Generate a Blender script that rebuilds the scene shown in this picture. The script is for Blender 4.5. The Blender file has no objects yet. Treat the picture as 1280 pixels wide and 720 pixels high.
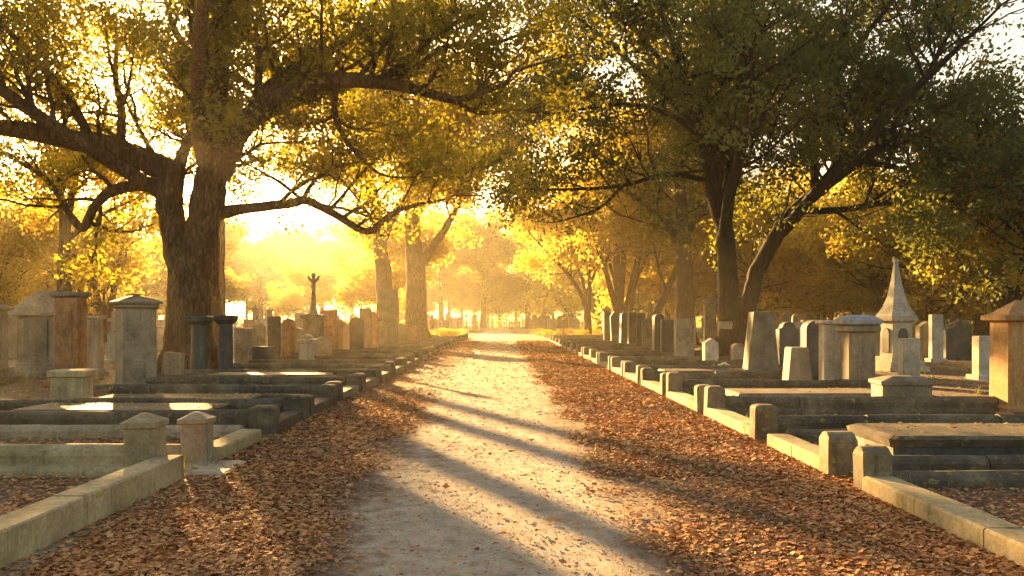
import bpy, math, random
import numpy as np
R = math.radians
rnd = random.Random(7)
nr = np.random.default_rng(11)
sc = bpy.context.scene
COL = sc.collection
F, CX, HY, EYE = 1100.0, 630.0, 400.0, 1.5

def P(px, py, Y):
    return np.array(((px - CX) * Y / F, Y, EYE - (py - HY) * Y / F))

# ------------------------------------------------------------------ world, sun, camera
SUN_AZ, SUN_EL = 23.3, 10.6     # degrees left of the path's direction, above the horizon
w = bpy.data.worlds.new("World"); sc.world = w; w.use_nodes = True
nt = w.node_tree; bg = nt.nodes['Background']
sky = nt.nodes.new('ShaderNodeTexSky'); sky.sky_type = 'NISHITA'; sky.sun_disc = False
sky.sun_elevation = R(SUN_EL); sky.sun_rotation = R(-SUN_AZ)
sky.air_density = 1.0; sky.dust_density = 3.2; sky.ozone_density = 0.6
nt.links.new(sky.outputs[0], bg.inputs[0]); bg.inputs[1].default_value = 0.05
ld = bpy.data.lights.new('sun', 'SUN'); ld.energy = 5.0; ld.angle = R(0.55); ld.color = (1.0, 0.64, 0.28)
so = bpy.data.objects.new('sun', ld); COL.objects.link(so)
so.rotation_euler = (R(-(90 - SUN_EL)), 0, R(SUN_AZ)); so.location = (-30, 60, 40)
cd = bpy.data.cameras.new('camera'); cam = bpy.data.objects.new('camera', cd); COL.objects.link(cam); sc.camera = cam
cd.sensor_width = 36; cd.lens = 36 * F / 1280; cd.shift_x = (640 - CX) / 1280; cd.shift_y = (HY - 360) / 1280
cd.clip_end = 3000; cam.location = (0, 0, EYE); cam.rotation_euler = (R(90), 0, 0)
sc.view_settings.view_transform = 'Standard'; sc.view_settings.look = 'None'; sc.view_settings.gamma = 1
sc.view_settings.exposure = 2.85
sc.view_settings.use_white_balance = True; sc.view_settings.white_balance_temperature = 8200
sc.cycles.max_bounces = 6; sc.cycles.diffuse_bounces = 3; sc.cycles.transmission_bounces = 5; sc.cycles.glossy_bounces = 2
sc.cycles.volume_bounces = 1; sc.cycles.use_denoising = True; sc.cycles.sample_clamp_indirect = 4

# ------------------------------------------------------------------ materials
def mat(name):
    m = bpy.data.materials.new(name); m.use_nodes = True
    return m, m.node_tree.nodes, m.node_tree.links, m.node_tree.nodes['Principled BSDF']

def ramp(n, stops):
    r = n.new('ShaderNodeValToRGB'); e = r.color_ramp.elements
    while len(e) > 2: e.remove(e[-1])
    for i, (p, c) in enumerate(stops):
        if i > 1: e.new(p)
        e[i].position = p; e[i].color = tuple(c) + (1,) if len(c) == 3 else c
    return r

def noise(n, l, vec, scale, detail=5, rough=.6):
    t = n.new('ShaderNodeTexNoise'); t.inputs['Scale'].default_value = scale
    t.inputs['Detail'].default_value = detail; t.inputs['Roughness'].default_value = rough
    l.new(vec, t.inputs['Vector']); return t

def mixc(n, l, a, b, fac, mode='MIX'):
    m = n.new('ShaderNodeMix'); m.data_type = 'RGBA'; m.blend_type = mode
    for s, v in ((0, fac), (6, a), (7, b)):
        if isinstance(v, (tuple, list)): m.inputs[s].default_value = tuple(v) + (1,)
        elif isinstance(v, (int, float)): m.inputs[s].default_value = v
        else: l.new(v, m.inputs[s])
    return m.outputs[2]

def stone(name, base, dark, light, rough=.85, lichen=None, scale=1.0, bump=.35):
    m, n, l, b = mat(name)
    geo = n.new('ShaderNodeNewGeometry').outputs['Position']
    oi = n.new('ShaderNodeObjectInfo')
    big = noise(n, l, geo, 2.3 * scale, 6); fine = noise(n, l, geo, 28 * scale, 8, .7)
    r = ramp(n, [(.3, dark), (.5, base), (.72, light)]); l.new(big.outputs[0], r.inputs[0])
    g = ramp(n, [(.35, (.62, .62, .62)), (.65, (1.15, 1.15, 1.15))]); l.new(fine.outputs[0], g.inputs[0])
    c = mixc(n, l, r.outputs[0], g.outputs[0], .8, 'MULTIPLY')
    # vertical run-off stains
    mp = n.new('ShaderNodeMapping'); mp.inputs['Scale'].default_value = (9, 9, .7); l.new(geo, mp.inputs[0])
    st = noise(n, l, mp.outputs[0], 1.6, 4); sr = ramp(n, [(.52, (1, 1, 1)), (.7, (.5, .48, .42))]); l.new(st.outputs[0], sr.inputs[0])
    c = mixc(n, l, c, sr.outputs[0], .7, 'MULTIPLY')
    if lichen:
        ln = noise(n, l, geo, 11 * scale, 7, .75); lr = ramp(n, [(.56, (0, 0, 0)), (.63, (1, 1, 1))]); l.new(ln.outputs[0], lr.inputs[0])
        c = mixc(n, l, c, lichen, lr.outputs[0])
    rv = n.new('ShaderNodeMapRange'); rv.inputs[3].default_value = .8; rv.inputs[4].default_value = 1.2; l.new(oi.outputs['Random'], rv.inputs[0])
    hsv = n.new('ShaderNodeHueSaturation'); l.new(rv.outputs[0], hsv.inputs['Value']); l.new(c, hsv.inputs['Color'])
    l.new(hsv.outputs[0], b.inputs['Base Color']); b.inputs['Roughness'].default_value = rough
    bp = n.new('ShaderNodeBump'); bp.inputs['Strength'].default_value = bump; bp.inputs['Distance'].default_value = .02
    l.new(fine.outputs[0], bp.inputs['Height']); l.new(bp.outputs[0], b.inputs['Normal'])
    return m

M = {}
M['concrete'] = stone('weathered_concrete', (.40, .32, .18), (.21, .165, .09), (.52, .43, .26), .9, (.34, .27, .08))
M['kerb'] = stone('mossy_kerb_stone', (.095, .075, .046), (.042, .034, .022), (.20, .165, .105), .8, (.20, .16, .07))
M['grey'] = stone('grey_granite', (.225, .19, .13), (.105, .085, .055), (.34, .30, .21), .75, (.25, .21, .11))
M['dark'] = stone('dark_granite', (.065, .068, .06), (.03, .032, .03), (.12, .115, .10), .68)
M['green'] = stone('green_bronze', (.05, .068, .055), (.025, .034, .028), (.09, .11, .085), .5)
M['tan'] = stone('tan_sandstone', (.34, .27, .18), (.2, .15, .095), (.46, .38, .27), .88, (.22, .19, .1))
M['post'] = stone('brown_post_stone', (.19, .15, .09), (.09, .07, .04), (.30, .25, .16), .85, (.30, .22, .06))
M['orange'] = stone('orange_sandstone', (.50, .27, .10), (.36, .17, .055), (.62, .38, .17), .8)
M['rust'] = stone('rusty_marble', (.36, .17, .065), (.19, .08, .03), (.50, .27, .12), .6, (.32, .25, .14), 2.2)
M['white'] = stone('pale_marble', (.42, .38, .3), (.24, .21, .155), (.56, .52, .44), .7, (.3, .26, .14))
M['iron'] = stone('dark_iron', (.04, .038, .03), (.025, .02, .015), (.07, .055, .035), .6)
M['blue'] = stone('blue_grey_stone', (.30, .33, .36), (.18, .2, .23), (.42, .45, .48), .7)

def bark(name, base, dark, light):
    m, n, l, b = mat(name)
    tc = n.new('ShaderNodeTexCoord').outputs['Object']
    mp = n.new('ShaderNodeMapping'); mp.inputs['Scale'].default_value = (1, 1, .22); l.new(tc, mp.inputs[0])
    a = noise(n, l, mp.outputs[0], 14, 8, .75); a.inputs['Distortion'].default_value = .6
    big = noise(n, l, tc, 1.2, 4)
    r = ramp(n, [(.40, dark), (.52, base), (.62, light)]); l.new(a.outputs[0], r.inputs[0])
    g = ramp(n, [(.4, (.75, .75, .72)), (.65, (1.1, 1.12, 1))]); l.new(big.outputs[0], g.inputs[0])
    l.new(mixc(n, l, r.outputs[0], g.outputs[0], 1.0, 'MULTIPLY'), b.inputs['Base Color'])
    b.inputs['Roughness'].default_value = .95
    bp = n.new('ShaderNodeBump'); bp.inputs['Strength'].default_value = 1.0; bp.inputs['Distance'].default_value = .16
    l.new(a.outputs[0], bp.inputs['Height']); l.new(bp.outputs[0], b.inputs['Normal'])
    return m
M['bark'] = bark('oak_bark', (.21, .12, .055), (.085, .046, .022), (.33, .21, .11))
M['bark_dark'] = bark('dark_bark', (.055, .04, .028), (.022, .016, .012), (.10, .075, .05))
M['bark_red'] = bark('red_bark', (.15, .065, .032), (.06, .025, .015), (.25, .13, .07))

def leafmat(name, cols, transl, tf=.5, rough=.6):
    m, n, l, b = mat(name)
    geo = n.new('ShaderNodeNewGeometry'); rp = geo.outputs['Random Per Island']
    r = ramp(n, [(i / (len(cols) - 1), c) for i, c in enumerate(cols)]); l.new(rp, r.inputs[0])
    big = noise(n, l, geo.outputs['Position'], .45, 3)
    g = ramp(n, [(.35, (.72, .75, .8)), (.65, (1.25, 1.18, 1))]); l.new(big.outputs[0], g.inputs[0])
    c = mixc(n, l, r.outputs[0], g.outputs[0], 1, 'MULTIPLY')
    l.new(c, b.inputs['Base Color']); b.inputs['Roughness'].default_value = rough
    tr = n.new('ShaderNodeBsdfTranslucent')
    c2 = mixc(n, l, transl, g.outputs[0], 1, 'MULTIPLY'); l.new(c2, tr.inputs[0])
    ms = n.new('ShaderNodeMixShader'); ms.inputs[0].default_value = tf
    l.new(b.outputs[0], ms.inputs[1]); l.new(tr.outputs[0], ms.inputs[2])
    l.new(ms.outputs[0], n['Material Output'].inputs[0])
    return m
M['leaf_olive'] = leafmat('olive_oak_leaf', [(.055, .075, .02), (.10, .11, .025), (.14, .12, .03)], (.52, .46, .06), .58)
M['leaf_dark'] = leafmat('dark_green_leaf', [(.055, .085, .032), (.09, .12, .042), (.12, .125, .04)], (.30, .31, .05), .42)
M['leaf_gold'] = leafmat('golden_leaf', [(.17, .13, .02), (.26, .18, .025), (.30, .16, .03)], (.80, .63, .13), .64)
M['leaf_far'] = leafmat('yellow_green_leaf', [(.12, .11, .025), (.2, .16, .03), (.25, .17, .035)], (.68, .57, .12), .62)
M['grit'] = leafmat('grit_stone', [(.15, .12, .09), (.32, .27, .2), (.5, .44, .36)], (.1, .1, .1), 0)
M['grass'] = leafmat('dry_grass_blade', [(.10, .10, .03), (.2, .17, .06), (.3, .24, .10)], (.4, .36, .08), .4)
M['leaf_yellow'] = leafmat('yellow_shrub_leaf', [(.30, .24, .03), (.40, .28, .04)], (.6, .45, .05), .4)
M['litter'] = leafmat('dry_fallen_leaf', [(.17, .05, .02), (.42, .17, .065), (.55, .27, .11), (.62, .38, .19), (.30, .10, .035)], (.35, .14, .03), .12, .9)
def flat(name, c, rough=.6):
    m, n, l, b = mat(name)
    t = noise(n, l, n.new('ShaderNodeTexCoord').outputs['Object'], 12, 4)
    r = ramp(n, [(.3, tuple(x * .7 for x in c)), (.7, tuple(min(1, x * 1.2) for x in c))]); l.new(t.outputs[0], r.inputs[0])
    l.new(r.outputs[0], b.inputs['Base Color']); b.inputs['Roughness'].default_value = rough
    return m
M['coat'] = flat('dark_red_cloth', (.16, .02, .015)); M['trouser'] = flat('brown_cloth', (.20, .08, .03))
M['skin'] = flat('skin', (.45, .26, .17)); M['hair'] = flat('brown_hair', (.05, .025, .012))
M['pink'] = flat('pink_petals', (.65, .25, .28)); M['red'] = flat('red_petals', (.5, .05, .04)); M['whitep'] = flat('white_petals', (.8, .78, .74))

def ground_mat(name, kind):
    m, n, l, b = mat(name)
    pos = n.new('ShaderNodeNewGeometry').outputs['Position']
    sep = n.new('ShaderNodeSeparateXYZ'); l.new(pos, sep.inputs[0])
    fine = noise(n, l, pos, 60, 6, .7); med = noise(n, l, pos, 5, 6, .65); big = noise(n, l, pos, .6, 5)
    vor = n.new('ShaderNodeTexVoronoi'); vor.inputs['Scale'].default_value = 19; l.new(pos, vor.inputs['Vector'])
    vs = n.new('ShaderNodeSeparateColor'); l.new(vor.outputs['Color'], vs.inputs[0])
    mulch = ramp(n, [(0, (.09, .04, .02)), (.4, (.22, .10, .05)), (.75, (.36, .20, .11)), (1, (.45, .29, .17))]); l.new(vs.outputs[0], mulch.inputs[0])
    mo = mixc(n, l, mulch.outputs[0], (.06, .035, .02), vor.outputs['Distance'], 'MIX')
    if kind == 'path':
        sand = ramp(n, [(.3, (.30, .245, .19)), (.5, (.42, .36, .29)), (.7, (.52, .46, .38))]); l.new(med.outputs[0], sand.inputs[0])
        fr = ramp(n, [(.3, (.6, .58, .55)), (.6, (1.1, 1.1, 1.1))]); l.new(fine.outputs[0], fr.inputs[0])
        sd = mixc(n, l, sand.outputs[0], fr.outputs[0], .8, 'MULTIPLY')
        # pale worn strip between x=-1.2 and 0.85, ragged edges
        def mth(op, a, bb, cc=None):
            t = n.new('ShaderNodeMath'); t.operation = op
            for i, v in enumerate((a, bb, cc)):
                if v is None: continue
                if isinstance(v, (int, float)): t.inputs[i].default_value = v
                else: l.new(v, t.inputs[i])
            return t.outputs[0]
        wob = mth('MULTIPLY', mth('SUBTRACT', med.outputs[0], .5), 1.1); wob2 = mth('MULTIPLY', mth('SUBTRACT', big.outputs[0], .5), 1.6)
        # the strip widens towards the left far away
        yy = n.new('ShaderNodeMapRange'); yy.inputs[1].default_value = 13; yy.inputs[2].default_value = 24; yy.inputs[3].default_value = 1.05; yy.inputs[4].default_value = 2.6; l.new(sep.outputs[1], yy.inputs[0])
        x = mth('ADD', mth('ADD', sep.outputs[0], wob), wob2)
        lft = mth('ADD', x, yy.outputs[0]); rgt = mth('SUBTRACT', .85, x)
        ins = mth('MULTIPLY', mth('MINIMUM', lft, rgt), 2.5)
        cl = n.new('ShaderNodeClamp'); l.new(mth('ADD', ins, .4), cl.inputs[0])
        c = mixc(n, l, mo, sd, cl.outputs[0])
        c = mixc(n, l, c, sd, .12)
    elif kind == 'bed':
        c = mixc(n, l, mo, (.10, .08, .05), .25)
    else:
        gr = ramp(n, [(.3, (.07, .06, .025)), (.55, (.15, .11, .045)), (.75, (.22, .16, .07))]); l.new(med.outputs[0], gr.inputs[0])
        br = ramp(n, [(.4, (0, 0, 0)), (.6, (1, 1, 1))]); l.new(big.outputs[0], br.inputs[0])
        c = mixc(n, l, gr.outputs[0], mo, br.outputs[0])
    l.new(c, b.inputs['Base Color']); b.inputs['Roughness'].default_value = .95
    bp = n.new('ShaderNodeBump'); bp.inputs['Strength'].default_value = .6; bp.inputs['Distance'].default_value = .03
    l.new(med.outputs[0] if kind != 'path' else fine.outputs[0], bp.inputs['Height']); l.new(bp.outputs[0], b.inputs['Normal'])
    return m
M['path'] = ground_mat('gravel_path', 'path'); M['bed'] = ground_mat('leafy_bed', 'bed'); M['ground'] = ground_mat('rough_ground', 'ground')

# ------------------------------------------------------------------ mesh helpers
class MB:
    def __init__(s): s.v = []; s.f = []; s.n = 0
    def add(s, v, f):
        o = s.n; s.v.extend(map(tuple, v)); s.f.extend(tuple(i + o for i in q) for q in f); s.n += len(v)
    def stack(s, layers, cx=0, cy=0, ch=.02, rot=0):
        """layers (z, hx, hy): rounded-rectangle sections joined into one solid"""
        V = []; 
        for (z, hx, hy) in layers:
            c = min(ch, hx * .45, hy * .45)
            pts = [(hx - c, -hy), (hx, -hy + c), (hx, hy - c), (hx - c, hy), (-hx + c, hy), (-hx, hy - c), (-hx, -hy + c), (-hx + c, -hy)]
            for x, y in pts:
                V.append((cx + x * math.cos(rot) - y * math.sin(rot), cy + x * math.sin(rot) + y * math.cos(rot), z))
        n = len(layers); Fc = [tuple(range(7, -1, -1)), tuple(range((n - 1) * 8, n * 8))]
        for i in range(n - 1):
            for k in range(8):
                a = i * 8 + k; b_ = i * 8 + (k + 1) % 8; Fc.append((a, b_, b_ + 8, a + 8))
        s.add(V, Fc); return s
    def box(s, x0, x1, y0, y1, z0, z1, ch=.015):
        hx, hy = (x1 - x0) / 2, (y1 - y0) / 2; c = min(ch, hx * .4, hy * .4, (z1 - z0) * .4)
        return s.stack([(z0, hx, hy), (z1 - c, hx, hy), (z1, hx - c, hy - c)], (x0 + x1) / 2, (y0 + y1) / 2, c)
    def lathe(s, prof, seg=16, cx=0, cy=0):
        V = []; 
        for (r, z) in prof:
            for k in range(seg):
                a = 2 * math.pi * k / seg; V.append((cx + r * math.cos(a), cy + r * math.sin(a), z))
        n = len(prof); Fc = [tuple(range(seg - 1, -1, -1)), tuple(range((n - 1) * seg, n * seg))]
        for i in range(n - 1):
            for k in range(seg):
                Fc.append((i * seg + k, i * seg + (k + 1) % seg, (i + 1) * seg + (k + 1) % seg, (i + 1) * seg + k))
        s.add(V, Fc); return s
    def extrude(s, prof, p0, p1, wob=.004, step=.5):
        """closed profile (u across, z up) swept from p0 to p1 on the ground plane"""
        p0 = np.array(p0, float); p1 = np.array(p1, float); d = p1 - p0; L = np.linalg.norm(d); d /= L
        side = np.array((-d[1], d[0])); k = max(2, int(L / step) + 1); V = []; m = len(prof)
        for i in range(k):
            c = p0 + d * L * i / (k - 1); dz = rnd.uniform(-wob, wob); ds = rnd.uniform(-wob, wob)
            for u, z in prof:
                q = c + side * (u + ds); V.append((q[0], q[1], z + (dz if z > .05 else 0)))
        Fc = [tuple(range(m - 1, -1, -1)), tuple(range((k - 1) * m, k * m))]
        for i in range(k - 1):
            for j in range(m):
                a = i * m + j; b_ = i * m + (j + 1) % m; Fc.append((a, b_, b_ + m, a + m))
        s.add(V, Fc); return s
    def prism(s, outline, y0, y1, ch=0):
        """outline in x,z (counter-clockwise seen from -y) extruded along y"""
        m = len(outline); V = [(x, y0, z) for x, z in outline] + [(x, y1, z) for x, z in outline]
        Fc = [tuple(range(m)), tuple(range(2 * m - 1, m - 1, -1))]
        for j in range(m): Fc.append((j, j + m, (j + 1) % m + m, (j + 1) % m))
        s.add(V, Fc); return s
    def build(s, name, m, parent=None, smooth=False, loc=None):
        me = bpy.data.meshes.new(name); me.from_pydata(s.v, [], s.f); me.validate(); me.update()
        me.materials.append(M[m] if isinstance(m, str) else m)
        if smooth: me.polygons.foreach_set('use_smooth', [True] * len(me.polygons))
        o = bpy.data.objects.new(name, me); COL.objects.link(o); o.parent = parent
        if loc is not None: o.location = loc
        return o

def fast_mesh(name, V, Q, m, parent=None, smooth=False):
    me = bpy.data.meshes.new(name); V = np.asarray(V, np.float32); Q = np.asarray(Q, np.int32)
    nf, k = Q.shape
    me.vertices.add(len(V)); me.vertices.foreach_set('co', V.ravel())
    me.loops.add(nf * k); me.loops.foreach_set('vertex_index', Q.ravel())
    me.polygons.add(nf); me.polygons.foreach_set('loop_start', np.arange(0, nf * k, k, dtype=np.int32))
    if smooth: me.polygons.foreach_set('use_smooth', np.ones(nf, bool))
    me.update(calc_edges=True); me.materials.append(M[m])
    o = bpy.data.objects.new(name, me); COL.objects.link(o); o.parent = parent
    return o

def tag(o, label=None, cat=None, group=None, kind=None):
    if label: o['label'] = label
    if cat: o['category'] = cat
    if group: o['group'] = group
    if kind or cat: o['kind'] = kind or 'thing'
    return o
def thing(name, label, cat, loc=(0, 0, 0), rz=0, group=None):
    o = bpy.data.objects.new(name, None); COL.objects.link(o); o.empty_display_size = .2
    o.location = loc; o.rotation_euler = (0, 0, rz); return tag(o, label, cat, group)
def kids(o): return [c for c in KID.get(o.name, [])]
KID = {}
def reg(root):
    for o in bpy.data.objects:
        if o.parent: KID.setdefault(o.parent.name, [])
    KID[root.name] = [o for o in bpy.data.objects if o.parent == root]
    for c in KID[root.name]: KID[c.name] = [o for o in bpy.data.objects if o.parent == c]
    return root
def dup(root, loc, rz=0, scale=None, label=None, group=None, tilt=None):
    r = root.copy(); COL.objects.link(r); r.location = loc; r.rotation_euler = (tilt[0] if tilt else 0, tilt[1] if tilt else 0, rz)
    if scale is not None: r.scale = (scale,) * 3 if isinstance(scale, (int, float)) else scale
    if label: r['label'] = label
    if group: r['group'] = group
    for ch in kids(root):
        c = ch.copy(); COL.objects.link(c); c.parent = r
        for g in kids(ch):
            d = g.copy(); COL.objects.link(d); d.parent = c
    return r

# ------------------------------------------------------------------ setting
def sheet(name, x0, x1, y0, y1, z, m, nx=2, ny=2, wob=0):
    xs = np.linspace(x0, x1, nx); ys = np.linspace(y0, y1, ny); X, Y = np.meshgrid(xs, ys)
    Z = np.full_like(X, z)
    if wob:
        Z += wob * (np.sin(X * 2.1 + Y * .7) + np.sin(Y * 1.3 - X * 1.1) + nr.normal(0, .4, X.shape))
    V = np.stack([X.ravel(), Y.ravel(), Z.ravel()], 1); Q = []
    i = np.arange(nx - 1); j = np.arange(ny - 1)[:, None]; a = (j * nx + i).ravel()
    o = fast_mesh(name, V, np.stack([a, a + 1, a + 1 + nx, a + nx], 1), m, smooth=True); tag(o, kind='structure'); return o
sheet('ground', -300, 300, -60, 500, 0, 'ground')
sheet('gravel_path', -3.3, 3.3, -12, 136, .02, 'path', 24, 400, .003)

# ------------------------------------------------------------------ fallen leaves
def leaves_flat(name, X, Y, Z, size, label=None):
    N = len(X); a = nr.uniform(0, 2 * math.pi, N); s = size * nr.uniform(.6, 1.35, N)
    ux, uy = np.cos(a), np.sin(a); tilt = nr.uniform(-.5, .5, N); curl = nr.uniform(.05, .4, N)
    C = np.stack([X, Y, Z], 1); U = np.stack([ux, uy, tilt * .6], 1) * s[:, None] * .5
    Wd = np.stack([-uy, ux, nr.uniform(-.4, .4, N)], 1) * s[:, None] * .36
    up = np.zeros((N, 3)); up[:, 2] = s * curl
    V = np.stack([C - U + up * .5, C - Wd + up * .5, C + U + up * .6, C + Wd + up * .9], 1)
    b = (np.arange(N) * 4)[:, None]
    Q = np.concatenate([b + [0, 1, 2], b + [2, 3, 0]], 0)
    o = fast_mesh(name, V.reshape(-1, 3), Q, 'litter'); return tag(o, label, kind='stuff')
N = 1300000
Y = 3.2 + (60 - 3.2) * nr.random(N) ** 2.4; X = nr.uniform(-3.2, 3.2, N)
def fbm(x, y):
    return (np.sin(x * 1.7 + 1.3 * np.sin(y * .8)) + np.sin(y * 1.1 + 1.7 * np.sin(x * 1.3 + 2)) + .6 * np.sin(x * 4.1 + y * 2.3) + .5 * np.sin(x * 3 - y * 5.1)) / 3.1
nb = fbm(X, Y)
le = -1.2 - .12 * np.sin(Y * 1.9) + .25 * nb; re = .85 + .3 * nb + .12 * np.sin(Y * 2.7)
left_d = np.clip((le - X) * 1.5 + .12, 0, 1) * np.clip((19 - Y) / 6, .05, 1)
right_d = np.clip((X - re) * 1.3 + .1, 0, 1) * np.where((Y > 6.2) & (Y < 8.3) & (X > 1) & (X < 2.1), .28, 1)
dens = np.maximum(left_d, right_d) * np.clip(.75 + .5 * fbm(X * 2.3 + 5, Y * 1.9), .25, 1) + .016 + .1 * ((nb > .75) & (Y < 9))
keep = nr.random(N) < dens
leaves_flat('leaf_litter', X[keep], Y[keep], .03 + nr.random(keep.sum()) * .02, (.025 + Y[keep] * .0013) * np.where(nr.random(keep.sum()) < .12, 1.7, 1))
N = 160000; Y = 3.4 + 50 * nr.random(N) ** 1.8; X = np.sign(nr.random(N) - .5) * (3.2 + 13 * nr.random(N) ** 1.3)
nb = fbm(X * .8, Y * .8); keep = nr.random(N) < np.clip(.25 + nb * .5, .05, .8)
N = 70000; X2 = np.sign(nr.random(N) - .5) * nr.uniform(3.3, 7.4, N); Y2 = 3.3 + 9.5 * nr.random(N) ** 1.2; k2 = nr.random(N) < .75
leaves_flat('leaf_litter', X2[k2], Y2[k2], .078 + nr.random(k2.sum()) * .012, np.full(k2.sum(), .036))
# loose grit on the path
N = 26000; gx = nr.uniform(-2.9, 2.9, N); gy = 3.2 + 16 * nr.random(N) ** 1.9; g = nr.uniform(.0025, .007, N); a = nr.uniform(0, 6.28, N)
K6 = [np.stack([gx + g * np.cos(a + q) * 1.2, gy + g * np.sin(a + q), np.full(N, .022)], 1) for q in (0, 1.57, 3.14, 4.71)] + [np.stack([gx, gy, .024 + g * .9], 1)]
b = (np.arange(N) * 5)[:, None]
tag(fast_mesh('path_grit', np.stack(K6, 1).reshape(-1, 3), np.concatenate([b + [0, 1, 4], b + [1, 2, 4], b + [2, 3, 4], b + [3, 0, 4]], 0), 'grit'), kind='stuff')
leaves_flat('leaf_litter', X[keep], Y[keep], np.where(np.abs(X[keep]) < 7.5, .078, .006) + nr.random(keep.sum()) * .015, .045 + Y[keep] * .001)

# ------------------------------------------------------------------ grave plots
RAIL = [(-.13, 0), (-.13, .09), (-.10, .10), (-.10, .16), (-.07, .20), (-.02, .225), (.02, .225), (.07, .20), (.10, .16), (.10, .10), (.13, .09), (.13, 0)][::-1]
_h = [(-.2, 0), (-.2, .08), (-.19, .13), (-.16, .165), (-.12, .18), (-.105, .19), (-.105, .215), (-.11, .26), (-.09, .31), (-.05, .34), (-.01, .35)]
DOUBLE = (_h + [(-u, z) for u, z in _h[::-1]])[::-1]
FLAT = [(-.13, 0), (-.13, .17), (-.115, .185), (.115, .185), (.13, .17), (.13, 0)][::-1]
WALL = [(-.17, 0), (-.17, .06), (-.12, .065), (-.12, .255), (-.105, .27), (.105, .27), (.12, .255), (.12, 0)][::-1]
def scaled(prof, s, t=1): return [(u * t, z * s) for u, z in prof]
def post_mb(mb, x, y, h, w, kind):
    if kind == 'pyramid':
        mb.stack([(0, w / 2, w / 2), (h * .78, w / 2, w / 2), (h * .80, w / 2 + .025, w / 2 + .025), (h * .88, w / 2 + .025, w / 2 + .025), (h * .9, w / 2, w / 2), (h, .03, .03)], x, y, .02)
    elif kind == 'dome':
        mb.stack([(0, w / 2, w / 2), (h * .84, w / 2, w / 2), (h * .91, w * .46, w * .44), (h * .97, w * .46, w * .3), (h, w * .44, w * .12)], x, y, .018)
    else:
        mb.stack([(0, w / 2, w / 2), (h * .9, w / 2, w / 2), (h * .96, w * .45, w * .45), (h, w * .3, w * .3)], x, y, .025)
def plot(side, y0, y1, depth, post, ph, pw, prof, label, group=None, front=FLAT, mat_='kerb', fmat='concrete', posts=(1, 1), infill='bed', pdx=0):
    x = 3.17 if side > 0 else -3.05; t = thing('grave_plot', label, 'grave plot', (x, (y0 + y1) / 2, 0), 0, group)
    L = (y1 - y0) / 2
    mb = MB(); n = max(1, round((y1 - y0) / .95)); seg = (2 * L - pw * .6) / n
    for k in range(n):
        a = -L + pw * .3 + seg * k
        mb.extrude([(u * -side * -1, z + rnd.uniform(-.003, .003)) for u, z in front], (0, a + .004), (0, a + seg - .004), .003)
    mb.build('front_kerb', fmat, t)
    for sy in (-1, 1):
        mb = MB(); q = prof
        nseg = 3; lo, hi = pw * .5, depth; cuts = [lo + (hi - lo) * c for c in (0, rnd.uniform(.25, .42), rnd.uniform(.6, .75), 1)]
        for g in range(nseg):
            dz = rnd.uniform(-.018, .012); sc_ = rnd.uniform(.96, 1.03)
            mb.extrude([(u * sc_, z + (dz if z > 0 else 0)) for u, z in q], (side * (cuts[g] + .005), sy * L + rnd.uniform(-.012, .012)), (side * (cuts[g + 1] - .005), sy * L + rnd.uniform(-.012, .012)), .005, .3)
        mb.build('side_kerb', mat_, t)
        if posts[(sy + 1) // 2]:
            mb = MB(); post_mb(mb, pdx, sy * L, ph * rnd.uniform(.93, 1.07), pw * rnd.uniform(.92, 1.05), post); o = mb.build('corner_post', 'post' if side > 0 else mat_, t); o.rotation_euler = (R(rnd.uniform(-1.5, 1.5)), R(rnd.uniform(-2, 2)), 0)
    mb = MB(); mb.extrude(scaled(FLAT, .85), (side * depth, -L), (side * depth, L)); mb.build('back_kerb', mat_, t)
    mb = MB(); mb.box(min(side * .12, side * (depth - .1)), max(side * .12, side * (depth - .1)), -L + .1, L - .1, .0, .07, .01); mb.build('infill', infill, t)
    return t
# right-hand plots
D = 4.4
plot(1, 4.55, 7.55, D, 'dome', .47, .27, RAIL, 'leaf-filled plot at the bottom right corner with a yellow kerb and round-topped posts')
plot(1, 8.35, 10.25, D, 'dome', .48, .27, RAIL, 'plot with a long granite ledger slab and one tall round-topped dark post', posts=(1, 0))
plot(1, 10.75, 13.3, D, 'block', .50, .27, DOUBLE, 'plot with doubled dark rails behind the ledger slab plot, low pedestal at its back')
plot(1, 13.95, 16.4, D, 'block', .48, .28, RAIL, 'fourth plot up the right kerb, square post by the path, thin rail')
plot(1, 17.0, 19.4, D, 'block', .46, .28, DOUBLE, 'fifth plot up the right kerb in front of the tall leaning tablet')
y = 20.1; k = 0
while y < 70:
    wd = rnd.uniform(2.0, 2.6)
    plot(1, y, y + wd, D, 'block', .46, .28, RAIL if k % 2 else DOUBLE, 'small kerbed plot with pale square posts far up beside the gold-lit path edge', 'kerbed plots far up the right of the path', infill='bed')
    y += wd + rnd.uniform(.5, .9); k += 1
# left-hand plots
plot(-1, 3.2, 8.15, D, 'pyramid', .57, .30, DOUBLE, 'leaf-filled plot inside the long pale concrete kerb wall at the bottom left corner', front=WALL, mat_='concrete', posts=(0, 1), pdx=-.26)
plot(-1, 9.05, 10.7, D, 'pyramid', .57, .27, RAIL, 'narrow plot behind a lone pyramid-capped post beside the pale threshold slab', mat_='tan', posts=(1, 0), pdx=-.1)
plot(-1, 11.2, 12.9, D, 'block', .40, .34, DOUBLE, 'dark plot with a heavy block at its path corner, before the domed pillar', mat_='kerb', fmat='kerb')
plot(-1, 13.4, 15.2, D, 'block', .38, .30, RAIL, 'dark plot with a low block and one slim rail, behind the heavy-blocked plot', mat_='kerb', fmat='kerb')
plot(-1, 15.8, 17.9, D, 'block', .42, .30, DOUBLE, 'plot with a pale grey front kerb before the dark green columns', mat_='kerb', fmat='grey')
y = 18.5; k = 0
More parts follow.
